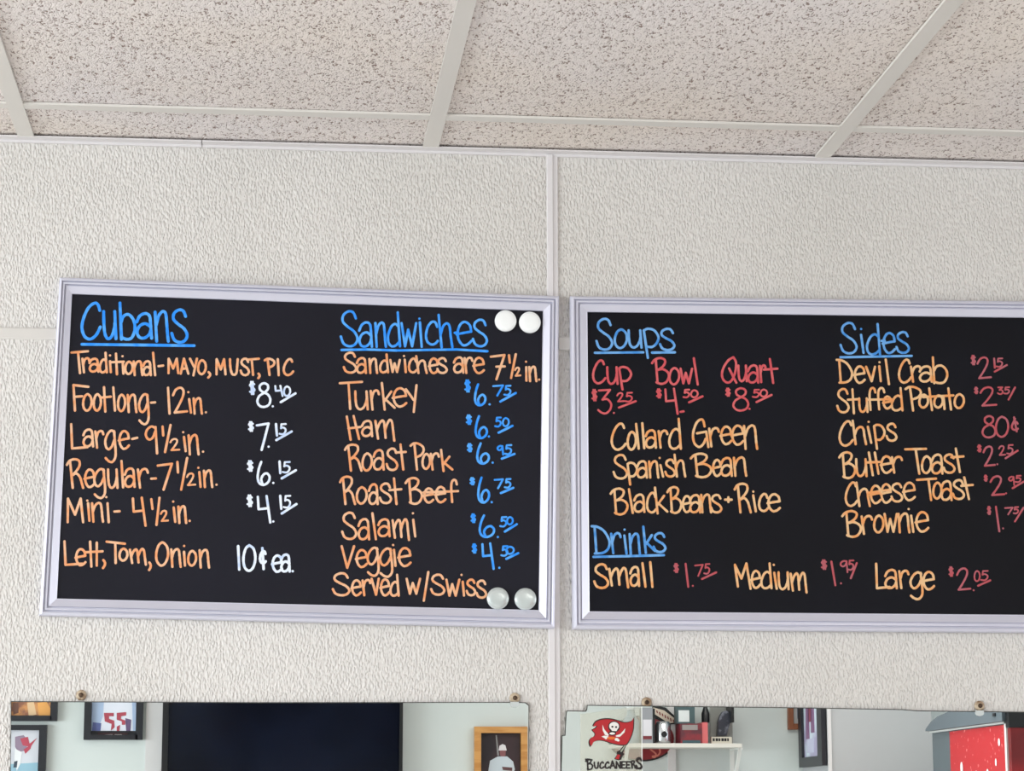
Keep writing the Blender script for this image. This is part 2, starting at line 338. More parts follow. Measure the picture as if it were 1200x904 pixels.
def write(parent, m, label, origin, segs, yb, w=2.8, k=140/1200, name='lettering'):
    """segs: 'glyph x0 y0 x1 y1' or '. x y' in crop pixels of a view starting at origin"""
    bm = bmesh.new(); cnt = 0; pt = lambda X, Y, y: (lambda v: (v.x, v.z))(at(origin[0]+X*k, origin[1]+Y*k, y))
    px = at(500, 500, yb).x-at(499, 500, yb).x
    for s in segs.strip().split(';'):
        t = s.split()
        if not t: continue
        g, n = t[0], [float(v) for v in t[1:]]
        cnt += 1; y = yb-.00006*(cnt % 9); wd = w*px/2
        if g == '.':
            disc(bm, pt(n[0], n[1], y), wd*.98, y); continue
        small = .82 if (abs(n[3]-n[1]) < 130 and g in '0123456789$') else 1
        for kind, pl in GL[g]:
            y -= .00001
            pp = catmull(pl) if kind == 's' else pl
            q = [pt(n[0]+u*(n[2]-n[0]), n[1]+v*(n[3]-n[1]), y) for u, v in pp]
            if kind == 's': ribbon(bm, q, wd*small, y, .06)
            else:
                for a, c in zip(q, q[1:]):
                    y -= .00001; ribbon(bm, [a, ((a[0]+c[0])/2, (a[1]+c[1])/2), c], wd*small, y, .06)
    o = obj(name, bm, m, parent); o['label'] = label; return o

# ---------------------------------------------------------------- menu boards
PROF = [(0, 0), (0, .013), (.05, .0155), (.17, .0165), (.22, .0160), (.25, .0110), (.31, .0110), (.33, .0152), (.43, .0150), (.46, .0095), (.52, .0095), (.55, .0128), (.96, .0072), (1, .0078), (1, .003)]
def board(label, outer, inner, slate):
    yf = -.012
    O = [at(*p, yf) for p in outer]; I = [at(*p, -.006) for p in inner]
    root = thing('menu_board', label, 'menu board', Vector(((O[2].x+O[3].x)/2, 0, min(O[2].z, O[3].z))))
    for s in range(4):
        a, b_, c, d = O[s], O[(s+1) % 4], I[s], I[(s+1) % 4]
        bm = bmesh.new(); A, D = [], []
        for u, h in PROF:
            A.append(bm.verts.new((a.x+(c.x-a.x)*u, -h-.001, a.z+(c.z-a.z)*u))); D.append(bm.verts.new((b_.x+(d.x-b_.x)*u, -h-.001, b_.z+(d.z-b_.z)*u)))
        for i in range(len(PROF)-1): bm.faces.new((A[i], D[i], D[i+1], A[i+1]))
        bm.faces.new((A[-1], D[-1], D[0], A[0])); bm.faces.new(A); bm.faces.new(D[::-1])
        obj('frame_rail', bm, M['frame'], root)
    e = .004
    pts = [(I[0].x-e, I[0].z+e), (I[1].x+e, I[1].z+e), (I[2].x+e, I[2].z-e), (I[3].x-e, I[3].z-e)]
    obj('board_panel', prism(bmesh.new(), pts, -.006, -.0015), M[slate], root)
    return root
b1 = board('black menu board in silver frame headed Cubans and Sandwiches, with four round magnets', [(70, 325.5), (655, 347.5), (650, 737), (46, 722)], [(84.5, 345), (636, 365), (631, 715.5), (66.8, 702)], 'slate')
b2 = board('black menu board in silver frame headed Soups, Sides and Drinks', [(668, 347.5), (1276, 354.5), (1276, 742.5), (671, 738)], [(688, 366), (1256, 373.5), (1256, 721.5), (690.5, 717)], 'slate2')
YB = -.0061
def W1(m, label, o, s, **k): write(b1, M[m], label, o, s, YB, **k)
def W2(m, label, o, s, **k): write(b2, M[m], label, o, s, YB, **k)
W1('blue', 'blue underlined heading reading Cubans', (75, 350), 'Z 180 48 365 408;u 398 130 522 405;b 562 45 712 410;a 728 150 880 400;n 915 130 1048 430;s 1082 115 1237 440;- 180 460 700 466;- 700 466 1307 474', w=3.5)
W1('orange', 'orange line reading Traditional', (75, 350), 'T 75 530 240 750;r 185 600 255 742;a 255 605 345 735;d 358 545 430 742;i 462 630 470 740;. 462 572;i 522 555 532 762;- 480 640 600 635;i 590 640 597 755;. 588 580;o 615 635 690 758;n 700 630 788 770;a 795 630 872 770;i 895 545 915 770;- 950 680 995 674;M 1050 605 1148 750')
W1('orange', 'orange capitals reading AYO, MUST, PIC', (210, 350), 'A 15 605 92 755;Y 108 605 178 772;o 190 620 268 760;, 285 740 318 795;M 375 610 465 762;U 510 610 588 766;s 618 605 700 770;T 680 605 800 768;, 790 755 812 800;P 860 605 955 768;i 990 610 1000 770;C 1050 610 1148 770')
W1('orange', 'orange line reading Footlong- 1', (75, 440), 'F 95 98 245 355;o 192 190 278 355;o 298 190 372 355;i 402 120 415 365;- 370 225 470 215;i 495 122 512 355;o 542 195 615 360;n 640 195 727 370;g 752 190 850 490;- 875 275 915 272;i 1045 125 1060 385;2 1095 125 1235 380')
W1('orange', 'orange writing reading in.', (210, 440), 'i 100 240 118 375;. 92 170;n 145 230 228 385;. 268 372')
W1('white', 'white price reading $8.40', (210, 440), '$ 705 65 760 190;8 785 80 915 318;. 940 312;4 965 105 1038 208;0 1052 112 1115 208;- 1020 270 1168 182', w=2.8)
W1('orange', 'orange line reading Large- 9 1/2', (75, 440), 'L 72 492 235 735;a 192 545 292 715;r 315 560 395 727;g 412 555 518 870;e 550 560 652 737;- 685 640 735 628;9 822 515 935 785;i 990 515 997 605;- 1070 500 1015 772;2 1068 640 1158 755')
W1('orange', 'orange writing reading in. after Large', (210, 440), 'i 48 620 65 762;. 40 572;n 95 600 195 795;. 240 768')
W1('white', 'white price reading $7.15', (210, 440), '$ 695 470 745 560;7 780 485 900 750;. 898 718;- 972 490 982 605;5 1008 490 1070 592;- 975 652 1130 565', w=2.8)
W1('orange', 'orange line reading Regular- 7', (70, 530), 'R 72 72 235 360;e 248 175 348 350;g 345 170 455 460;u 485 175 580 360;i 620 90 637 355;a 652 165 752 350;r 785 170 885 358;- 920 268 965 265;7 985 118 1130 378;i 1182 100 1188 205')
W1('orange', 'orange writing reading 1/2 in. after Regular', (210, 530), '- 80 60 20 378;2 78 215 162 335;i 202 202 215 350;. 192 158;n 248 185 332 352;. 375 328')
W1('white', 'white price reading $6.15', (210, 530), '$ 685 90 740 190;6 788 100 908 330;. 945 310;- 1008 95 1015 212;5 1040 100 1110 205;- 1030 265 1172 183', w=2.8)
W1('orange', 'orange line reading Mini- 4 1/2', (70, 530), 'M 80 468 235 705;i 285 515 298 690;. 277 488;n 325 512 435 700;i 480 515 492 705;. 468 453;- 550 598 602 595;4 735 458 862 740;i 920 475 932 572;- 1002 460 972 732;2 1016 590 1088 695;i 1145 558 1160 702;. 1140 498')
W1('orange', 'orange n. ending the Mini line', (210, 530), 'n -8 545 70 712;. 105 692', w=2.9)
W1('white', 'white price reading $4.15', (210, 530), '$ 680 435 735 545;4 790 442 915 708;. 945 698;- 1015 440 1025 570;5 1050 440 1115 558;- 1030 618 1178 523', w=2.8)
W1('orange', 'orange line reading Lett, Tom, O', (70, 610), 'L 48 212 225 448;e 158 290 258 450;i 305 215 318 465;i 372 225 372 455;- 252 322 430 312;, 428 400 462 480;- 472 215 655 236;i 558 240 562 430;o 600 285 680 405;m 705 288 865 445;, 892 425 920 500;o 968 222 1090 455;n 1120 290 1215 468')
W1('orange', 'orange writing ending Onion', (210, 610), 'i 48 318 58 455;. 50 258;o 90 308 170 455;n 205 298 300 475')
W1('white', 'white price reading 10 cents ea.', (210, 610), 'i 592 260 603 495;0 645 252 765 508;c 812 312 872 432;- 835 280 848 490;e 932 355 1032 515;a 1022 345 1110 515;. 1140 512', w=3)
A2 = (500, 350)
W1('blue', 'blue underlined heading reading Sandwiches', (395, 350), 'S 38 130 205 480;a 220 240 350 485;n 385 242 490 485;d 508 140 632 480;w 648 248 795 480;i 832 240 850 485;. 827 203;c 893 235 1018 462;h 1020 165 1158 490;- 1182 345 1215 340;e 1200 235 1350 468;s 1365 215 1505 480;- 45 517 300 512;- 300 512 600 522;- 600 522 1200 512;- 1200 512 1510 530'.replace('S', 's', 1), w=2.95)
W1('orange', 'orange line reading Sandwiches', (395, 350), 's 68 545 192 745;a 197 598 290 748;n 325 605 402 748;d 430 562 512 742;w 535 618 630 738;i 680 615 690 740;. 672 578;c 722 605 800 742;h 795 580 900 748;e 922 602 1012 748;s 1008 600 1102 748')
W1('orange', 'orange writing reading are 7 1/2 in.', A2, 'a 272 592 368 745;r 382 595 458 748;e 468 595 575 748;7 645 568 785 812;- 700 685 785 682;i 827 570 835 645;- 895 560 848 798;2 888 695 942 778;i 1000 690 1002 825;. 998 635;n 1030 685 1102 830;. 1130 815')
W1('orange', 'orange line reading Turkey', (395, 440), '- 28 80 250 66;i 115 80 132 338;u 183 162 308 342;r 338 152 420 345;k 450 78 578 345;e 558 130 695 312;y 692 100 798 368')
W1('blue', 'blue price reading $6.75 for turkey', (500, 440), '$ 382 50 438 165;6 485 92 590 302;. 632 292;7 668 102 770 205;5 780 105 842 198;- 740 264 895 178')
W1('orange', 'orange line reading Ham', (395, 440), 'H 98 410 235 648;a 248 458 352 612;m 385 448 575 658')
W1('blue', 'blue price reading $6.50 for ham', (500, 440), '$ 397 402 450 490;6 492 412 605 632;. 625 615;5 688 425 745 515;0 765 430 825 512;- 722 577 862 508')
W1('orange', 'orange line reading Roast Pork', (395, 440), 'R 80 697 245 958;o 255 785 350 957;a 365 752 468 948;s 498 738 605 952;i 637 695 665 948;- 590 777 690 770;P 738 682 868 948;o 858 790 935 940;r 942 785 1022 948;k 1045 750 1158 962')
W1('blue', 'blue price reading $6.95 for roast pork', (500, 440), '$ 408 690 455 765;6 508 685 625 888;. 663 878;9 712 710 768 798;5 785 702 850 792;- 755 838 882 790')
W1('orange', 'orange line reading Roast Beef', (395, 540), 'R 30 162 180 437;o 198 268 298 432;a 318 238 408 437;s 430 232 542 427;i 572 180 597 437;- 525 297 645 288;B 688 175 852 435;e 870 280 965 420;e 985 265 1088 417;- 870 320 1215 307;f 1125 195 1203 417')
W1('blue', 'blue price reading $6.75 for roast beef', (500, 540), '$ 435 175 480 240;6 518 172 627 422;. 653 418;7 683 188 768 278;5 785 185 842 272;- 745 327 870 274')
W1('orange', 'orange line reading Salami', (395, 540), 's 52 525 192 788;a 213 588 322 792;i 355 530 390 790;a 412 590 528 760;m 558 590 722 797;i 765 595 785 762;. 762 530')
W1('blue', 'blue price reading $6.50 for salami', (500, 540), '$ 445 540 490 620;6 533 552 677 768;. 715 768;5 738 568 800 662;0 808 568 865 642;- 785 714 905 640')
W1('orange', 'orange line reading Veggie', (380, 620), 'V 175 175 300 392;e 318 213 427 382;g 433 190 545 470;g 558 198 682 480;i 700 212 715 372;. 692 163;e 742 193 867 372')
W1('blue', 'blue price reading $4.50 for veggie', (500, 620), '$ 457 155 500 240;4 560 148 672 402;. 730 392;5 750 175 812 270;0 800 180 875 252;- 800 302 920 245')
W1('orange', 'orange line reading Served w/', (380, 620), 's 86 448 252 668;e 273 518 367 667;r 385 515 462 667;v 475 502 547 662;e 563 508 652 667;d 663 463 747 672;w 828 503 962 652;- 1045 435 1000 722', w=2.8)
W1('orange', 'orange writing reading Swiss', (500, 620), 's 45 462 177 662;w 198 512 328 672;i 362 532 375 670;. 350 463;s 402 512 487 668;s 502 522 597 692')
W2('blue2', 'blue underlined heading reading Soups', (685, 360), 's 120 120 277 428;o 303 225 427 412;u 443 235 572 407;p 595 218 742 510;s 758 220 902 432;- 105 460 590 455;- 678 458 908 455', w=2.95)
W2('red', 'red word reading Cup', (685, 360), 'C 86 538 212 767;u 228 605 332 772;p 348 602 467 828', w=2.8)
W2('red', 'red word reading Bowl', (685, 360), 'B 678 512 847 772;o 853 612 952 777;w 965 620 1080 767;i 1098 515 1137 778', w=2.8)
W2('red', 'red word reading Quart', (785, 400), 'Q 523 162 667 417;u 688 245 772 402;a 783 243 887 417;r 905 243 962 412;i 1005 180 1038 420;- 945 286 1080 276', w=2.8)
W2('red', 'red price reading $3.25', (685, 440), '$ 72 145 125 255;3 138 146 267 382;. 295 378;2 328 178 397 265;5 410 175 477 264;- 345 325 515 260', w=2.5)
W2('red', 'red price reading $4.50', (685, 440), '$ 722 140 770 225;4 812 135 935 387;- 965 368 995 362;5 993 145 1052 222;0 1070 150 1137 222;- 1050 272 1185 212', w=2.7)
W2('red', 'red price reading $8.50', (785, 400), '$ 560 475 605 550;8 638 473 787 697;. 800 680;5 833 488 895 562;0 910 486 977 557;- 870 612 1022 540', w=2.6)
W2('yellow', 'peach line reading Collard', (685, 440), 'C 273 488 417 748;o 433 568 517 747;i 518 490 544 737;i 580 482 600 732;a 613 553 717 727;r 745 557 832 727;d 848 438 967 738', w=2.9)
W2('yellow', 'peach word reading Green', (785, 480), 'G 233 102 387 378;r 395 188 492 372;e 508 173 617 347;e 618 163 737 352;n 745 162 877 397', w=2.9)
W2('yellow', 'orange line reading Spanish', (710, 520), 's 78 116 212 352;p 218 193 312 412;a 313 178 412 342;n 435 178 527 342;i 548 217 575 332;. 540 145;s 598 163 692 332;h 690 113 797 332')
W2('yellow', 'peach word reading Bean', (785, 480), 'B 210 445 415 682;e 428 508 512 667;a 513 488 622 667;n 643 483 767 667', w=2.9)
W2('yellow', 'orange line reading Black Beans', (710, 520), 'B 48 453 217 713;i 232 460 270 697;a 283 513 387 687;c 413 498 507 692;k 493 443 617 702;B 618 438 757 698;e 768 528 852 687;a 843 518 947 692;n 958 513 1057 692;s 1058 518 1160 692')
W2('yellow', 'orange plus sign and word reading Rice', (790, 540), '- 512 393 578 393;- 545 370 545 415;R 608 233 770 520;i 795 350 820 510;. 795 312;c 853 338 945 507;e 938 338 1062 507', w=2.9)
W2('blue2', 'blue underlined heading reading Drinks', (685, 605), 'D 72 103 252 377;r 268 173 362 372;i 400 197 422 377;. 402 137;n 453 178 558 400;k 590 108 707 370;s 695 173 812 362;- 90 411 450 403;- 450 403 797 393', w=2.9)
W2('yellow', 'orange word reading Small', (685, 605), 's 98 486 237 723;m 248 522 438 717;a 458 512 548 702;i 582 475 612 710;i 660 465 682 712', w=2.9)
W2('rose', 'red price reading $1.75 for small drink', (685, 605), '$ 897 480 943 565;i 1015 480 1042 712;. 1088 702;7 1110 490 1190 602;5 1202 482 1255 580;- 1180 633 1322 567', w=2.4)
W2('yellow', 'peach word reading Medium', (800, 620), '- 525 362 555 580;- 525 362 590 500;- 590 500 640 348;- 640 348 682 602;e 688 423 777 592;d 788 348 892 597;i 920 442 945 602;. 915 362;u 963 438 1064 607;m 1085 442 1244 640', w=2.8)
W2('rose', 'red price reading $1.95 for medium drink', (920, 620), '$ 362 315 418 405;i 465 330 505 567;. 562 548;9 558 323 627 437;5 633 318 687 412;- 720 345 660 497', w=2.5)
W2('yellow', 'peach word beginning Large', (920, 620), 'L 915 352 1050 597;a 1003 413 1122 597', w=2.9)
W2('yellow', 'peach letters ending Large', (1050, 620), 'r 33 422 125 595;g 143 438 265 705;e 268 433 382 607', w=2.9)
W2('rose', 'red price reading $2.05 for large drink', (1050, 620), '$ 530 385 575 475;2 613 398 747 617;. 780 618;0 788 423 842 527;5 853 423 922 517;- 825 572 947 518', w=2.4)
W2('blue2', 'blue underlined heading reading Sides', (975, 365), 's 86 118 247 423;i 292 237 317 417;. 293 178;d 348 128 482 432;- 497 298 530 296;e 508 218 632 417;s 648 210 772 417;- 85 462 800 448', w=2.9)
W2('yellow', 'peach line reading Devil Crab', (975, 365), 'D 48 488 202 717;e 222 553 328 717;v 343 558 432 702;i 475 552 490 702;. 477 512;i 540 485 572 732;C 673 488 797 717;r 793 552 892 707;a 878 553 1002 707;b 1013 463 1157 722', w=2.9)
W2('rose', 'red price reading $2.15 for devil crab', (1060, 400), '$ 667 145 713 235;2 733 163 867 377;- 900 175 907 267;5 923 173 982 257;- 905 307 1027 240', w=2.4)
W2('yellow', 'peach line reading Stuffed', (975, 450), 's 53 53 167 287;i 205 55 220 297;- 160 160 262 155;u 273 147 357 282;f 355 43 435 262;f 440 43 525 257;- 355 160 600 155;e 513 128 592 247;d 598 43 708 267', w=2.8)
W2('yellow', 'peach word reading Potato', (1060, 400), 'P 10 458 162 697;o 148 538 237 667;i 248 475 276 692;- 185 562 490 545;o 298 545 385 667;i 392 555 402 682;i 440 475 467 687;o 503 533 597 672', w=2.9)
W2('rose', 'red price reading $2.35 for stuffed potato', (1060, 400), '$ 702 465 735 525;2 763 463 922 652;3 937 463 987 532;5 1000 463 1052 527;- 1110 465 1045 587', w=2.4)
W2('yellow', 'peach line reading Chips', (975, 450), 'C 76 378 212 622;h 208 372 342 607;i 360 432 394 592;. 368 382;p 423 412 527 652;s 548 402 647 572', w=2.9)
W2('rose', 'red price reading 80 cents', (1060, 470), '8 783 153 912 367;0 918 158 1042 362;c 1078 212 1142 292;- 1100 165 1127 307;- 1085 235 1110 180', w=2.5)
W2('yellow', 'peach line reading Butter', (975, 530), 'B 73 3 232 262;u 243 72 347 242;i 370 5 410 232;i 430 5 467 217;- 340 105 500 99;e 488 43 597 207;r 603 48 702 207', w=2.9)
W2('yellow', 'peach word Toast after Butter', (1060, 470), '- 8 487 215 482;i 112 487 148 732;o 175 557 268 725;a 272 540 380 730;s 393 540 502 722;i 515 480 556 715;- 470 567 592 558', w=2.9)
W2('rose', 'red price reading $2.25 for butter toast', (1060, 470), '$ 732 445 770 510;2 793 458 907 657;. 932 637;2 948 453 1012 547;5 1030 443 1087 532;- 1015 577 1137 500', w=2.4)
W2('yellow', 'peach line reading Cheese', (975, 530), 'C 138 308 257 542;h 246 308 380 543;e 383 338 487 512;e 488 323 592 507;s 598 318 705 497;e 713 308 832 482;- 370 410 580 378', w=2.8)
W2('yellow', 'peach word Toast after Cheese', (1060, 530), '- 125 280 315 267;i 240 275 267 482;o 288 308 372 467;a 368 293 472 482;s 486 283 597 472;i 600 255 647 472;- 570 340 685 330', w=2.9)
W2('rose', 'red price reading $2.95 for cheese toast', (1060, 530), '$ 800 235 830 290;2 863 243 1002 437;. 1020 415;9 1048 248 1102 332;5 1113 238 1167 302;- 1085 364 1197 298', w=2.4)
W2('yellow', 'peach line reading Brownie', (975, 530), 'B 103 593 290 852;r 298 643 402 822;o 423 638 517 807;w 528 622 652 802;n 668 618 777 807;i 795 640 817 802;. 770 573;e 838 603 967 797', w=2.9)
W2('rose', 'red price reading $1.75 for brownie', (1060, 530), '$ 832 550 865 625;i 918 550 952 797;. 990 768;7 1010 558 1087 627;5 1095 553 1142 617;- 1195 560 1110 697', w=2.4)

# ---------------------------------------------------------------- round magnets
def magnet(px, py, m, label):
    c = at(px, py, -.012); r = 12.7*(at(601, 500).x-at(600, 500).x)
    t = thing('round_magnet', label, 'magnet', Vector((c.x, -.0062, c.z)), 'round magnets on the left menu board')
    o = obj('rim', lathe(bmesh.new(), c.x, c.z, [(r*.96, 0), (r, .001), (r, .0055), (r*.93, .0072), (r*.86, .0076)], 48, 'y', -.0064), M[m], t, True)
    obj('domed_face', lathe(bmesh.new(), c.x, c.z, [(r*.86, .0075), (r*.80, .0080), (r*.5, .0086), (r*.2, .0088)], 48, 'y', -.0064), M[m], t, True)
magnet(592.6, 376, 'magnet_whiter', 'whiter round magnet right after the blue Sandwiches heading')
magnet(621, 377.8, 'magnet_whiter', 'whiter round magnet nearest the top right corner of its board')
magnet(583.5, 701.5, 'magnet_greyer', 'greyer round magnet touching the last s of Swiss')
magnet(615.8, 702.3, 'magnet_greyer', 'greyer round magnet nearest the bottom right corner of its board')

# ---------------------------------------------------------------- mirrors on the menu wall
def mirror(label, px, T=.005):
    pts = [at(x, y, -T) for x, y in px]; q = [(p.x, p.z) for p in pts]
    t = thing('wall_mirror', label, 'mirror', Vector((sum(p[0] for p in q)/len(q), 0, min(p[1] for p in q))))
    obj('glass_slab', prism(bmesh.new(), q, -.0005, -T+.0004), M['mirror_edge'], t)
    u = at(601, 500).x-at(600, 500).x; cx_ = t.location.x; zt = max(p[1] for p in q)-.05
    bm = bmesh.new(); f = bm.faces.new([bm.verts.new((x+(.7*u if x < cx_ else -.7*u), -T, z-(1.0*u if z > zt else 0))) for x, z in q]); f.normal_update(); bmesh.ops.triangulate(bm, faces=[f])
    obj('silvered_face', bm, M['mirror'], t)
    return t
mirror('frameless wall mirror below the Cubans board, with straight edges', [(12.8, 822), (300, 823.3), (602, 823), (616, 823.4), (620, 826.5), (620, 1010), (10.5, 1010)])
mirror('frameless wall mirror with broken top left corner and pirate flag sticker', [(688, 826.5), (940, 829.5), (1058, 831.5), (1075, 833), (1200, 834.5), (1320, 837), (1320, 1010), (655, 1010), (658.5, 862), (662, 861.5), (663.2, 838), (664, 833), (686, 833.5), (687.5, 831)])
def clip(px, py, label, tab=True):
    c = at(px, py, -.004); u = at(601, 500).x-at(600, 500).x
    t = thing('mirror_clip', label, 'clip', Vector((c.x, -.001, c.z)), 'screwed clips along the mirror tops')
    obj('washer', lathe(bmesh.new(), c.x, c.z, [(6*u, 0), (6*u, .0015), (4.8*u, .0042), (3.2*u, .0046)], 24, 'y', -.0002), M['washer'], t, True)
    obj('screw_head', lathe(bmesh.new(), c.x, c.z, [(2.6*u, 0), (2.6*u, .0012), (1.7*u, .0024), (.5*u, .0027)], 16, 'y', -.0046), M['screw'], t, True)
    if tab:
        d = at(px-.5, 826.5 if px < 1000 else 836.5, -.006)
        pts = [(d.x+5*u*math.cos(a), d.z+3*u*math.sin(a)) for a in [math.pi+math.pi*k/10 for k in range(11)]]
        pts = [(d.x+5*u, d.z+4.5*u), (d.x-5*u, d.z+4.5*u)]+pts if False else pts+[(d.x+5*u, d.z+3.5*u), (d.x-5*u, d.z+3.5*u)]
        obj('clear_tab', prism(bmesh.new(), pts, -.0052, -.0068), flat('clear_clip_plastic', (196, 202, 200), .2), t)
clip(95, 815, 'rusty screw and washer above the left end of the left mirror', False)
clip(603.5, 818.3, 'screwed clip with clear tab at the right end of the left mirror')
clip(758, 823.5, 'screw and washer above the pirate flag mirror, near its left end', False)
clip(1148.5, 827.5, 'screwed clip with clear tab at the right side of the right mirror')

# ---------------------------------------------------------------- pirate flag sticker on the mirror
def pol(pts, o=(650, 800), s=8., y=-.0062):
    r = []
    for X, Y in pts:
        v = at(o[0]+X/s, o[1]+Y/s, y); r.append((v.x, v.z))
    return r
def sheet(bm, pts, y, mi=0):
    f = bm.faces.new([bm.verts.new((x, y, z)) for x, z in pts]); f.material_index = mi; f.normal_update()
    bmesh.ops.triangulate(bm, faces=[f]); return bm
c = at(717, 904, -.006)
dec = thing('mirror_sticker', 'red pirate flag sticker on clear film at the left end of the right mirror', 'sticker', Vector((c.x, -.0052, c.z)))
film = bpy.data.materials.new('clear_film'); film.use_nodes = True; nt = film.node_tree; b = nt.nodes['Principled BSDF']
b.inputs['Base Color'].default_value = (*lin((228, 226, 205)), 1); b.inputs['Roughness'].default_value = .4; b.inputs['Alpha'].default_value = .3
obj('film', sheet(bmesh.new(), pol([(240, 300), (700, 235), (818, 235), (822, 1000), (240, 1000)], y=-.0053), -.0053), film, dec)
obj('film_edge', sheet(bmesh.new(), pol([(812, 228), (820, 228), (825, 1000), (817, 1000)], y=-.0054), -.0054), flat('film_edge_white', (236, 240, 236)), dec)
red_f = flat('flag_red', (176, 26, 34), .5); blk = flat('print_black', (26, 16, 18), .5); wht = flat('print_white', (232, 228, 222), .5); orn = flat('print_orange', (222, 106, 40), .5)
fl = catmull(P(352,410,372,372,410,348,470,336,540,340,600,356,660,372,712,364,738,345,746,322,746,400,740,450,722,510,692,570,665,594,600,592,520,572,460,552,400,548,358,566,336,606,322,588,318,555,336,524,366,508,372,480,346,446,372,430,394,402,350,412), 3)
obj('flag_outline', sheet(bmesh.new(), pol(fl[:-1]), -.0056), blk, dec)
cx, cy = 545, 462
fl2 = [(cx+(x-cx)*.955, cy+(y-cy)*.92+1) for x, y in fl[:-1]]
obj('flag', sheet(bmesh.new(), pol(fl2), -.0058), red_f, dec)
el = lambda x, y, a, b_, n=18, rot=0: [(x+a*math.cos(2*math.pi*k/n)*math.cos(rot)-b_*math.sin(2*math.pi*k/n)*math.sin(rot), y+a*math.cos(2*math.pi*k/n)*math.sin(rot)+b_*math.sin(2*math.pi*k/n)*math.cos(rot)) for k in range(n)]
bm = bmesh.new()
for e in (el(557, 416, 56, 54), el(540, 478, 36, 22)): sheet(bm, pol(e), -.0060)
for a in (((446, 400), (470, 490)), ((662, 430), (575, 512))): pass
obj('skull_outline', bm, blk, dec)
bm = bmesh.new()
sheet(bm, pol(el(557, 412, 46, 40)), -.0062); sheet(bm, pol([(522, 430), (594, 432), (580, 458), (536, 456)]), -.00626); sheet(bm, pol(el(540, 480, 26, 11)), -.0062)
obj('skull', bm, wht, dec)
bm = bmesh.new()
for e in (el(541, 417, 10, 9), el(576, 420, 10, 9)): sheet(bm, pol(e), -.0064)
obj('skull_eyes', bm, blk, dec)
for pts in ([(448, 398), (468, 445), (508, 492), (500, 505), (470, 492), (450, 450)], [(662, 432), (655, 470), (610, 512), (575, 510), (572, 500), (615, 485), (642, 455)]):
    obj('sword_blade', sheet(bmesh.new(), pol(pts), -.0062), wht, dec)
for pts in ([(438, 508), (470, 500), (500, 506), (520, 520), (480, 535), (460, 520)], [(560, 520), (590, 522), (612, 545), (600, 556), (565, 545)]):
    obj('sword_hilt', sheet(bmesh.new(), pol(pts), -.0062), wht, dec)
obj('football', sheet(bmesh.new(), pol(el(530, 524, 42, 14)), -.0063), orn, dec)
bm = bmesh.new(); sheet(bm, pol([(652, 588), (676, 582), (640, 660), (655, 672), (636, 690), (625, 725), (598, 732), (558, 720), (585, 680), (582, 650), (606, 640)]), -.0059)
obj('flagpole_outline', bm, blk, dec)
obj('flagpole', sheet(bmesh.new(), pol([(655, 592), (668, 590), (628, 655), (614, 648)]), -.0061), flat('pole_grey', (150, 160, 140)), dec)
obj('flagpole_grip', sheet(bmesh.new(), pol([(590, 675), (615, 682), (600, 724), (568, 716)]), -.0061), red_f, dec)
o = write(dec, blk, 'black spiky capitals reading BUCCANEERS', (650, 800), 'B 292 722 356 818;i 308 720 312 822;- 292 722 350 728;U 372 750 410 806;C 425 748 462 806;C 475 748 512 806;A 522 738 568 806;N 580 745 615 806;E 630 745 660 804;E 674 745 704 804;R 712 738 756 804;s 764 708 812 806;s 770 716 818 812;- 800 708 812 728;- 764 790 770 812', -.0060, w=1.75, k=1/8)

# ---------------------------------------------------------------- things on the far side of the room, seen in the mirrors
YM = -YBACK                                                   # their mirror images stand this far behind the menu wall
def far(px, py, y=None):                                      # pixel of a mirror image -> real point (x, z) at real depth -y
    v = at(px, py, YM if y is None else y); return (v.x, v.z)
def fbox(bm, x0, y0, x1, y1, d0, d1, mi=0, ref=None):         # pixel box at real depths d0..d1 in front of the far wall
    a = far(x0, y0, YM-(d1 if ref is None else ref)); c_ = far(x1, y1, YM-(d1 if ref is None else ref))
    return bx(bm, a[0], c_[0], YBACK+d0, YBACK+d1, c_[1], a[1], mi)
bm = bmesh.new(); fbox(bm, 175, 700, 190, 1700, 0, .008)
struct('trim_5', bm, M['batten'])
struct('trim_6', fbox(bmesh.new(), 789, 700, 792.5, 1700, 0, .008), M['batten'])
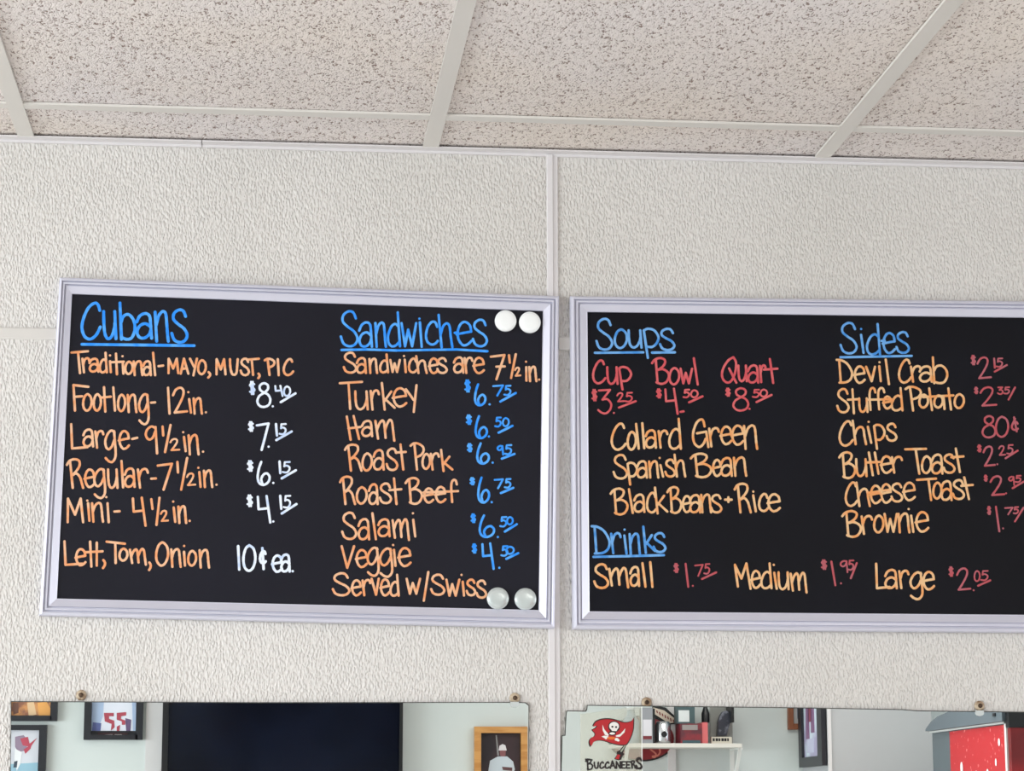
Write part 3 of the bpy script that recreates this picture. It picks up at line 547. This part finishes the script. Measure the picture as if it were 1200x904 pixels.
# television
t = thing('television', 'large black flat television on the far wall, seen in the left mirror', 'television', Vector((*far(331, 985)[:1], YBACK, far(331, 985)[1])))
obj('bezel', fbox(fbox(fbox(fbox(bmesh.new(), 191.5, 806, 194, 990, .03, .062), 468.5, 806, 471, 990, .03, .062), 191.5, 806, 471, 809, .03, .062), 191.5, 984, 471, 990, .03, .062), M['black'], t)
obj('housing', fbox(bmesh.new(), 192, 807, 470.5, 989, .002, .05, ref=.06), M['black'], t)
obj('screen', fbox(bmesh.new(), 194, 809, 468.5, 984, .05, .054, ref=.054), M['screen'], t)
def picture(name, label, cat, box, rail, fm, matte, pic, shapes, d=.025, lab=None):
    x0, y0, x1, y1 = box; v = far((x0+x1)/2, y1)
    t = thing(name, label, cat, Vector((v[0], YBACK, v[1])), 'framed pictures seen in the mirrors')
    for bxx in ((x0, y0, x0+rail, y1), (x1-rail, y0, x1, y1)): obj('frame_rail', fbox(bmesh.new(), *bxx, .001, d), fm, t)
    for bxx in ((x0+rail, y0, x1-rail, y0+rail), (x0+rail, y1-rail, x1-rail, y1)): obj('frame_rail', fbox(bmesh.new(), *bxx, .001, d), fm, t)
    obj('backing', fbox(bmesh.new(), x0+rail*.9, y0+rail*.9, x1-rail*.9, y1-rail*.9, .001, .006), matte, t)
    p = fbox(bmesh.new(), *pic[0], .006, .008, 0, ref=.008); mats = [pic[1]]
    for i, (pts, m) in enumerate(shapes):
        q = [far(x, y, YM-.009) for x, y in pts]
        if m not in mats: mats.append(m)
        sheet(p, q, YBACK+.0082+.0002*i, mats.index(m))
    obj('photograph', p, mats, t); return t
hz = lambda nm, a, b_, sc: flat(nm, a, .35, rgb2=b_, cscale=sc, det=3, ramp=(.42, .58))
picture('framed_picture', 'small black framed orange photo at the top left corner of the left mirror', 'picture', (4, 795, 67, 845.5), 6.5, M['blackwood'], M['blackwood'],
        ((8, 800, 60, 840), hz('photo_orange', (214, 150, 96), (150, 100, 80), 30)), [([(44, 824), (55, 823), (60, 832), (60, 841), (46, 841)], flat('photo_amber', (232, 166, 92))), ([(32, 824), (40, 823), (43, 838), (34, 840)], flat('photo_tan', (226, 190, 150))), ([(15, 824), (22, 824), (22, 836), (16, 838)], flat('photo_brown', (120, 84, 72)))])
picture('framed_picture', 'black framed picture of a football player below the small orange one, left mirror', 'picture', (-6, 850, 52.5, 935), 6.2, M['blackwood'], M['blackwood'],
        ((-2, 855.5, 46.5, 928), flat('photo_pale', (214, 214, 222), .35)),
        [([(10, 896), (46.5, 894), (46.5, 928), (10, 928)], flat('photo_sky', (152, 190, 208))), ([(18, 864), (28, 862), (33, 868), (31, 880), (22, 882), (18, 876)], flat('photo_greyviolet', (150, 130, 150))),
         ([(24, 866), (33, 864), (35, 872), (44, 865), (36, 876), (27, 874)], flat('photo_crimson', (184, 74, 92))), ([(28, 879), (38, 872), (36, 878), (30, 884)], flat('photo_crimson', (184, 74, 92))),
         ([(18, 878), (26, 882), (24, 896), (20, 904), (17, 890)], flat('photo_whitish', (236, 236, 238))), ([(17, 893), (21, 892), (20, 900), (16, 900)], flat('photo_slate', (70, 82, 96)))])
picture('framed_picture', 'black framed photo of a white jersey with red 55, nameplate below, left mirror', 'picture', (100.5, 785, 167, 867.5), 6, M['blackwood'], M['blackwood'],
        ((107.5, 790, 159.5, 857), flat('photo_jersey', (226, 228, 240), .35)),
        [([(107.5, 800), (122, 822), (121, 840), (114, 857), (107.5, 857)], flat('photo_lightblue', (176, 194, 224))), ([(109, 847), (119, 848), (118, 857), (108, 857)], flat('photo_blue', (92, 102, 156))),
         ([(147, 842), (154, 844), (153, 857), (148, 857)], flat('photo_violet', (104, 84, 120))), ([(154, 800), (159.5, 800), (159.5, 857), (156, 857)], flat('photo_lightblue', (176, 194, 224))),
         ([(122, 836), (133.5, 836), (133.5, 840), (128, 840), (128, 843), (134, 845), (134.5, 853), (130, 857), (131, 849), (123, 846)], flat('photo_red', (172, 70, 86))),
         ([(137, 836), (148, 835), (148, 839), (142, 840), (142, 843), (147, 845), (147, 850), (143, 850), (143, 846), (137, 844)], flat('photo_red', (172, 70, 86))),
         ([(137, 852), (141, 850), (140, 857), (137, 857)], flat('photo_red', (172, 70, 86))),
         ([(115, 859.5), (150, 859.5), (150, 864), (115, 864)], flat('plate_maroon', (62, 26, 32))), ([(123, 861.5), (132, 861.2), (132, 863), (123, 863)], flat('plate_white', (220, 214, 214))), ([(134.5, 861.2), (143, 861.2), (143, 863), (134.5, 863)], flat('plate_white', (220, 214, 214)))])
picture('framed_picture', 'oak framed photo of a person in a white cap and white shirt', 'picture', (556, 852, 618, 950), 7.5, M['oak'], M['blackwood'],
        ((564, 860.5, 609, 944), flat('photo_dark', (40, 32, 38), .3, rgb2=(58, 42, 46), cscale=8)),
        [([(580.5, 862), (582, 862), (584.5, 886), (582.5, 886)], flat('photo_batgrey', (140, 140, 140))), ([(584, 880), (585, 874.5), (588.5, 872.5), (592, 874), (593.5, 880)], flat('photo_cap', (226, 222, 224))),
         ([(585.5, 880), (592.5, 880), (592, 886), (588, 888), (585.5, 885)], flat('photo_face', (134, 82, 84))), ([(572, 904), (574, 892), (583, 887), (594, 887), (601, 893), (603, 902), (600, 912), (574, 912)], flat('photo_shirt', (196, 206, 214))),
         ([(572, 912), (603, 908), (606, 944), (570, 944)], flat('photo_trousers', (206, 206, 210))), ([(588, 899), (600, 900), (600, 904), (589, 903)], flat('photo_arm', (92, 58, 60)))], d=.035)
picture('framed_picture', 'brown wooden framed picture beside the tall black frame, right mirror', 'picture', (922.5, 800, 985, 855.5), 7, M['brown'], flat('matboard', (206, 204, 206)),
        ((933, 805, 975, 843), flat('photo_steel', (110, 118, 140), .35)), [([(934.5, 840), (939, 840), (939, 845), (934.5, 845)], flat('photo_pale', (214, 214, 222)))])

# column that stands out from the far wall; the tall picture hangs on its side
c0 = far(971.5, 900, YM-.42); c1 = far(1092.5, 900, YM-.42)
struct('wall_front_column', B(c0[0], c1[0], YBACK, YBACK+.42, 0, HC), flat('column_paint', (182, 182, 184), .6)).name = 'wall_column'
struct('trim_8', B(c0[0]-.004, c0[0]+.008, YBACK+.412, YBACK+.425, 0, HC-.01), M['batten'])
xs_ = c0[0]
def side(py_bottom, depth): return at(950, py_bottom, YM-depth).z
t = thing('framed_picture', 'tall black framed sports photo seen edge-on at the column, right mirror', 'picture', Vector((xs_, YBACK+.2, side(898, .2))), 'framed pictures seen in the mirrors')
zb, zt_ = at(956, 899, YM-.2).z, HC-.55
ya, yb_ = YBACK+.03, YBACK+.40
for a in ((ya, ya+.05, zb, zt_), (yb_-.07, yb_, zb, zt_), (ya+.05, yb_-.07, zb, zb+.035), (ya+.05, yb_-.07, zt_-.035, zt_)): obj('frame_rail', B(xs_-.022, xs_-.0045, *a), M['blackwood'], t)
obj('photograph', B(xs_-.012, xs_-.005, ya+.05, yb_-.07, zb+.03, zt_-.03), hz('photo_field', (214, 226, 238), (176, 168, 200), 9), t)
bm = bmesh.new()
for y0_, y1_, z0_, z1_, mi in ((.12, .17, .10, .30, 0), (.16, .21, .16, .27, 1), (.2, .25, .12, .24, 0), (.13, .24, .05, .10, 2)): bx(bm, xs_-.0135, xs_-.012, YBACK+y0_, YBACK+y1_, zb+z0_, zb+z1_, mi)
obj('player_figures', bm, [flat('photo_mauve', (132, 92, 130)), flat('photo_wine', (150, 70, 96)), flat('photo_lilac', (196, 196, 220))], t)

# shelf with souvenirs
SD = .2
sh = thing('wall_shelf', 'white wall shelf full of souvenirs, seen in the right mirror', 'shelf', Vector((far(800, 876)[0], YBACK, far(800, 876)[1])))
a = far(722, 871.5, YM-SD); c_ = far(869, 876.5, YM-SD); ZS = a[1]
shelf_m = flat('shelf_white', (222, 218, 210), .45)
obj('shelf_board', B(a[0], c_[0], YBACK+.001, YBACK+SD, c_[1], a[1]), shelf_m, sh)
for bxp in (728, 858):
    x = far(bxp, 880, YM-.02)[0]; bm = bmesh.new()
    bx(bm, x-.008, x+.008, YBACK+.001, YBACK+.006, c_[1]-.16, c_[1]); bx(bm, x-.008, x+.008, YBACK+.006, YBACK+.17, c_[1]-.006, c_[1])
    vs_ = [bm.verts.new((x+s*.006, YBACK+p[0], c_[1]+p[1])) for s in (-1, 1) for p in ((.165, -.006), (.15, -.006), (.006, -.15), (.006, -.16))]
    for f in ((0, 1, 2, 3), (7, 6, 5, 4), (0, 4, 5, 1), (1, 5, 6, 2), (2, 6, 7, 3), (3, 7, 4, 0)): bm.faces.new([vs_[i] for i in f])
    obj('bracket', bm, flat('bracket_white', (236, 236, 232), .4), sh)
def fx(p, d): return far(p, 860, YM-d)[0]
def fz(p, d): return far(800, p, YM-d)[1]
# bottle, slim carton, can ...
x = fx(740, .12); r = (fx(750, .12)-fx(730, .12))/2; h = fz(829, .12)-ZS
t = thing('bottle', 'pale glass bottle on the shelf, half hidden by the flag sticker', 'bottle', Vector((x, YBACK+.1, ZS)))
obj('body', lathe(bmesh.new(), x, YBACK+.1, [(r*.9, .0005), (r, .004), (r, h*.62), (r*.5, h*.78), (r*.42, h*.93)], 20, 'z', ZS), flat('bottle_glass', (150, 166, 178), .15), t, True)
obj('cap', lathe(bmesh.new(), x, YBACK+.1, [(r*.5, h*.93), (r*.5, h)], 16, 'z', ZS), flat('cap_pale', (216, 222, 224)), t)
t = thing('carton', 'slim white and grey carton with dark red foot beside the sticker edge', 'carton', Vector((fx(759, .1), YBACK+.1, ZS)))
u0, u1 = fx(752.5, .15), fx(764.5, .15)
obj('box', B(u0, u1, YBACK+.08, YBACK+.15, ZS+.0005, fz(830, .15)), flat('carton_grey', (150, 152, 158)), t)
obj('white_label', B(u0+.002, u1-.004, YBACK+.15, YBACK+.151, fz(863, .15), fz(844, .15)), flat('carton_white', (222, 220, 226)), t)
obj('red_foot', B(u0+.002, u1-.004, YBACK+.15, YBACK+.1512, fz(867, .15), fz(863.2, .15)), flat('carton_red', (120, 40, 48)), t)
obj('gap_shade', B(u1-.001, u1+.009, YBACK+.079, YBACK+.149, ZS+.0005, fz(831, .15)), M['black'], t)  # black strip put in as the shade of the gap before the can
x = fx(777.5, .14); r = (fx(786.5, .14)-fx(768.5, .14))/2; h = fz(846, .14)-ZS
t = thing('drink_can', 'silver drink can with a small black emblem on the shelf under the tilted name plate', 'can', Vector((x, YBACK+.12, ZS)))
obj('body', lathe(bmesh.new(), x, YBACK+.12, [(r*.82, .0005), (r*.98, .006), (r, .012), (r, h-.012), (r*.86, h-.003), (r*.8, h), (r*.5, h-.002)], 28, 'z', ZS), M['silver'], t, True)
obj('emblem', sheet(bmesh.new(), [(x+.4*r*math.cos(k*.7), ZS+h*.42+.4*r*math.sin(k*.7)) for k in range(9)], YBACK+.12+r+.0008), M['black'], t)
# tilted name plate hung on the wall
t = thing('name_plate', 'tilted cream plate with red brown letters hanging on the wall above the silver can', 'sign', Vector((fx(780, .01), YBACK, fz(848, .01))))
q8 = lambda pts, d: [far(740+X/7.5, 800+Y/7.5, YM-d) for X, Y in pts]
bm = bmesh.new(); prism(bm, q8([(185, 200), (300, 222), (420, 335), (400, 365), (330, 372), (180, 285)], .02), YBACK+.001, YBACK+.012); obj('back_plate', bm, M['black'], t)
bm = bmesh.new(); prism(bm, q8([(190, 222), (285, 248), (404, 338), (392, 352), (330, 362), (190, 272)], .02), YBACK+.012, YBACK+.016); obj('front_plate', bm, flat('plate_cream', (232, 214, 196)), t)
for k in range(7):
    X = 222+k*24; Y = 262+k*13.5; s = 10+4*(k % 2)
    obj('letter', sheet(bmesh.new(), q8([(X-8, Y-16), (X+4, Y-12), (X+9, Y+s+2), (X-2, Y+s-2)], .02), YBACK+.0165+.0001*k), flat('letter_redbrown', (134, 44, 38)), t)
# red package and the small boxes on it
t = thing('red_package', 'dark red package with a pink stripe and teal foot on the shelf', 'package', Vector((fx(812, .1), YBACK+.1, ZS)))
obj('box', B(fx(797, .17), fx(822.3, .17), YBACK+.06, YBACK+.17, ZS+.0005, fz(848.5, .17)), flat('package_red', (136, 42, 52), .4, rgb2=(96, 44, 54), cscale=25), t)
obj('pink_side', B(fx(822.4, .17), fx(829, .17), YBACK+.06, YBACK+.168, ZS+.0005, fz(847, .17)), flat('package_pink', (214, 106, 108)), t)
obj('teal_foot', B(fx(799, .17), fx(820, .17), YBACK+.17, YBACK+.171, ZS+.001, fz(868, .17)), flat('package_teal', (58, 84, 92)), t)
obj('grey_front', B(fx(799, .17), fx(817, .17), YBACK+.17, YBACK+.1712, fz(856, .17), fz(850, .17)), flat('package_grey', (150, 142, 140)), t)
t = thing('gift_box', 'small teal box with a white front on top of the red package', 'box', Vector((fx(803, .1), YBACK+.1, fz(848.5, .17)+.0005)))
obj('box', B(fx(794, .15), fx(814, .15), YBACK+.07, YBACK+.15, fz(848.5, .17)+.001, fz(828, .15)), flat('box_teal', (66, 88, 92)), t)
obj('white_front', B(fx(795, .151), fx(807.5, .151), YBACK+.15, YBACK+.152, fz(846.5, .15), fz(833, .15)), flat('box_white', (220, 224, 224)), t)
x = fx(827, .12); r = (fx(832, .12)-fx(822.5, .12))/2; z0_ = fz(847, .168)+.001; h = fz(826, .12)-z0_
t = thing('bottle', 'small black bottle standing on the pink end of the red package', 'bottle', Vector((x, YBACK+.1, z0_)))
obj('body', lathe(bmesh.new(), x, YBACK+.11, [(r*.95, 0), (r, .004), (r, h*.5), (r*.55, h*.8), (r*.5, h)], 18, 'z', z0_), M['black'], t, True)
t = thing('display_box', 'grey display box with dark figure and lettered card at the right shelf end', 'display box', Vector((fx(846, .1), YBACK+.1, ZS)))
obj('back_panel', B(fx(832, .06), fx(858, .06), YBACK+.05, YBACK+.06, ZS+.0005, fz(826, .06)), flat('display_grey', (150, 150, 146)), t)
obj('side_post', B(fx(857, .16), fx(860, .16), YBACK+.05, YBACK+.16, fz(847, .16), fz(826, .16)), M['black'], t)
bm = bmesh.new(); prism(bm, [far(740+X/7.5, 800+Y/7.5, YM-.12) for X, Y in ((755, 470), (760, 350), (775, 300), (800, 258), (835, 250), (862, 275), (868, 330), (850, 400), (835, 470))], YBACK+.09, YBACK+.12)
obj('figure', bm, flat('figure_dark', (44, 46, 60), .4, rgb2=(110, 112, 124), cscale=40, ramp=(.34, .44)), t)
obj('card', B(fx(833, .15), fx(857, .15), YBACK+.135, YBACK+.15, ZS+.0005, fz(864, .15)), flat('card_cream', (214, 206, 192)), t)
bm = bmesh.new()
for k, w_ in ((0, 2.4), (1, 2.8), (2, 2.2), (3, 2.8), (4, 2.6), (5, 1.8)): bx(bm, fx(834.5+k*3.4, .151), fx(834.5+k*3.4+w_, .151), YBACK+.15, YBACK+.1508, fz(869, .151), fz(865.6, .151))
obj('card_letters', bm, M['black'], t)
# red oval sign on the wall under the shelf
t = thing('oval_sign', 'dark red oval sign with a pale mark on the wall just below the shelf', 'sign', Vector((fx(752, 0), YBACK, fz(893, 0))))
ov = lambda rx, ry: [far(752+rx*math.cos(2*math.pi*k/40), 866+ry*math.sin(2*math.pi*k/40), YM-.01) for k in range(40)]
obj('rim', prism(bmesh.new(), ov(40, 27), YBACK+.001, YBACK+.006), M['black'], t)
obj('face', prism(bmesh.new(), ov(37.5, 25), YBACK+.006, YBACK+.009), flat('sign_red', (132, 28, 36)), t)
bm = bmesh.new(); ribbon(bm, [far(*p, YM-.01) for p in catmull([(762, 879), (768, 884), (767, 888), (764, 887), (770, 886), (773, 882), (772, 877)])], .003, YBACK+.0095); obj('mark', bm, flat('sign_mark', (206, 120, 104)), t)

# ice merchandiser beyond the column
dn, df = 1.6, .75                                               # distances from the far wall of its near and far end
x_s = at(1182, 880, YM-dn).x; x_f = x_s+.9
ztop = at(1182, 846, YM-dn).z; yN, yF = YBACK+dn, YBACK+df
fr = thing('ice_freezer', 'tall grey ice freezer with a red icy panel, at the right of the right mirror', 'freezer', Vector((x_s+.4, (yN+yF)/2, 0)))
obj('cabinet', B(x_s, x_f, yF, yN, 0, ztop), flat('freezer_grey', (86, 97, 103), .4), fr)
ypf = yN-.66*(yN-yF)
panel_ice = flat('ice_panel_red', (188, 31, 39), .5, rgb2=(236, 130, 130), cscale=50, det=2.5, ramp=(.28, .36))
obj('side_panel', B(x_s-.006, x_s-.001, yN-.62, yN-.02, .5, ztop-.009), panel_ice, fr)
bm = bmesh.new()
for a in ((x_s-.009, x_s-.001, yN-.018, yN, .3, ztop), (x_s-.009, x_s-.001, yF, yN, ztop-.006, ztop)): bx(bm, *a)
obj('edge_strip', bm, flat('strip_white', (222, 222, 220), .4), fr)
# rounded hood above
bm = bmesh.new(); prof = [(yF-.01, ztop+.001), (yF-.01, ztop+.008), (yF+.06, ztop+.030), (yF+.14, ztop+.044), (yF+.28, ztop+.055), (yN, ztop+.10), (yN, ztop+.001)]
A = [bm.verts.new((x_s-.02, p[0], p[1])) for p in prof]; D = [bm.verts.new((x_f+.02, p[0], p[1])) for p in prof]
for i in range(len(prof)): bm.faces.new((A[i], A[(i+1) % len(prof)], D[(i+1) % len(prof)], D[i]))
bm.faces.new(A); bm.faces.new(D[::-1]); obj('hood', bm, flat('hood_grey', (92, 102, 110), .4), fr)
obj('hood_screw', B(x_s-.024, x_s-.0205, yN-.085, yN-.06, ztop+.018, ztop+.028), M['black'], fr)
obj('front_door', B(x_s-.004, x_f-.02, yN+.001, yN+.03, .3, ztop-.02), flat('door_red', (150, 24, 30), .4, rgb2=(110, 16, 22), cscale=5), fr)
obj('front_fascia', B(x_s-.01, x_f-.01, yN+.001, yN+.035, ztop-.019, ztop+.12), M['black'], fr)
bm = bmesh.new()
for yc_, zc, ry, rz in ((.17, .215, .03, .022), (.20, .26, .07, .035), (.40, .235, .08, .02), (.42, .27, .11, .03), (.56, .24, .03, .014), (.21, .15, .012, .012), (.33, .155, .016, .014), (.49, .13, .014, .02), (.08, .06, .01, .012), (.12, .12, .008, .012)):
    bm.faces.new([bm.verts.new((x_s-.0075, yN-yc_+ry*math.cos(k*.524), ztop-zc+rz*math.sin(k*.524))) for k in range(12)])
obj('snow_patches', bm, flat('snow_white', (244, 240, 240), .5), fr)
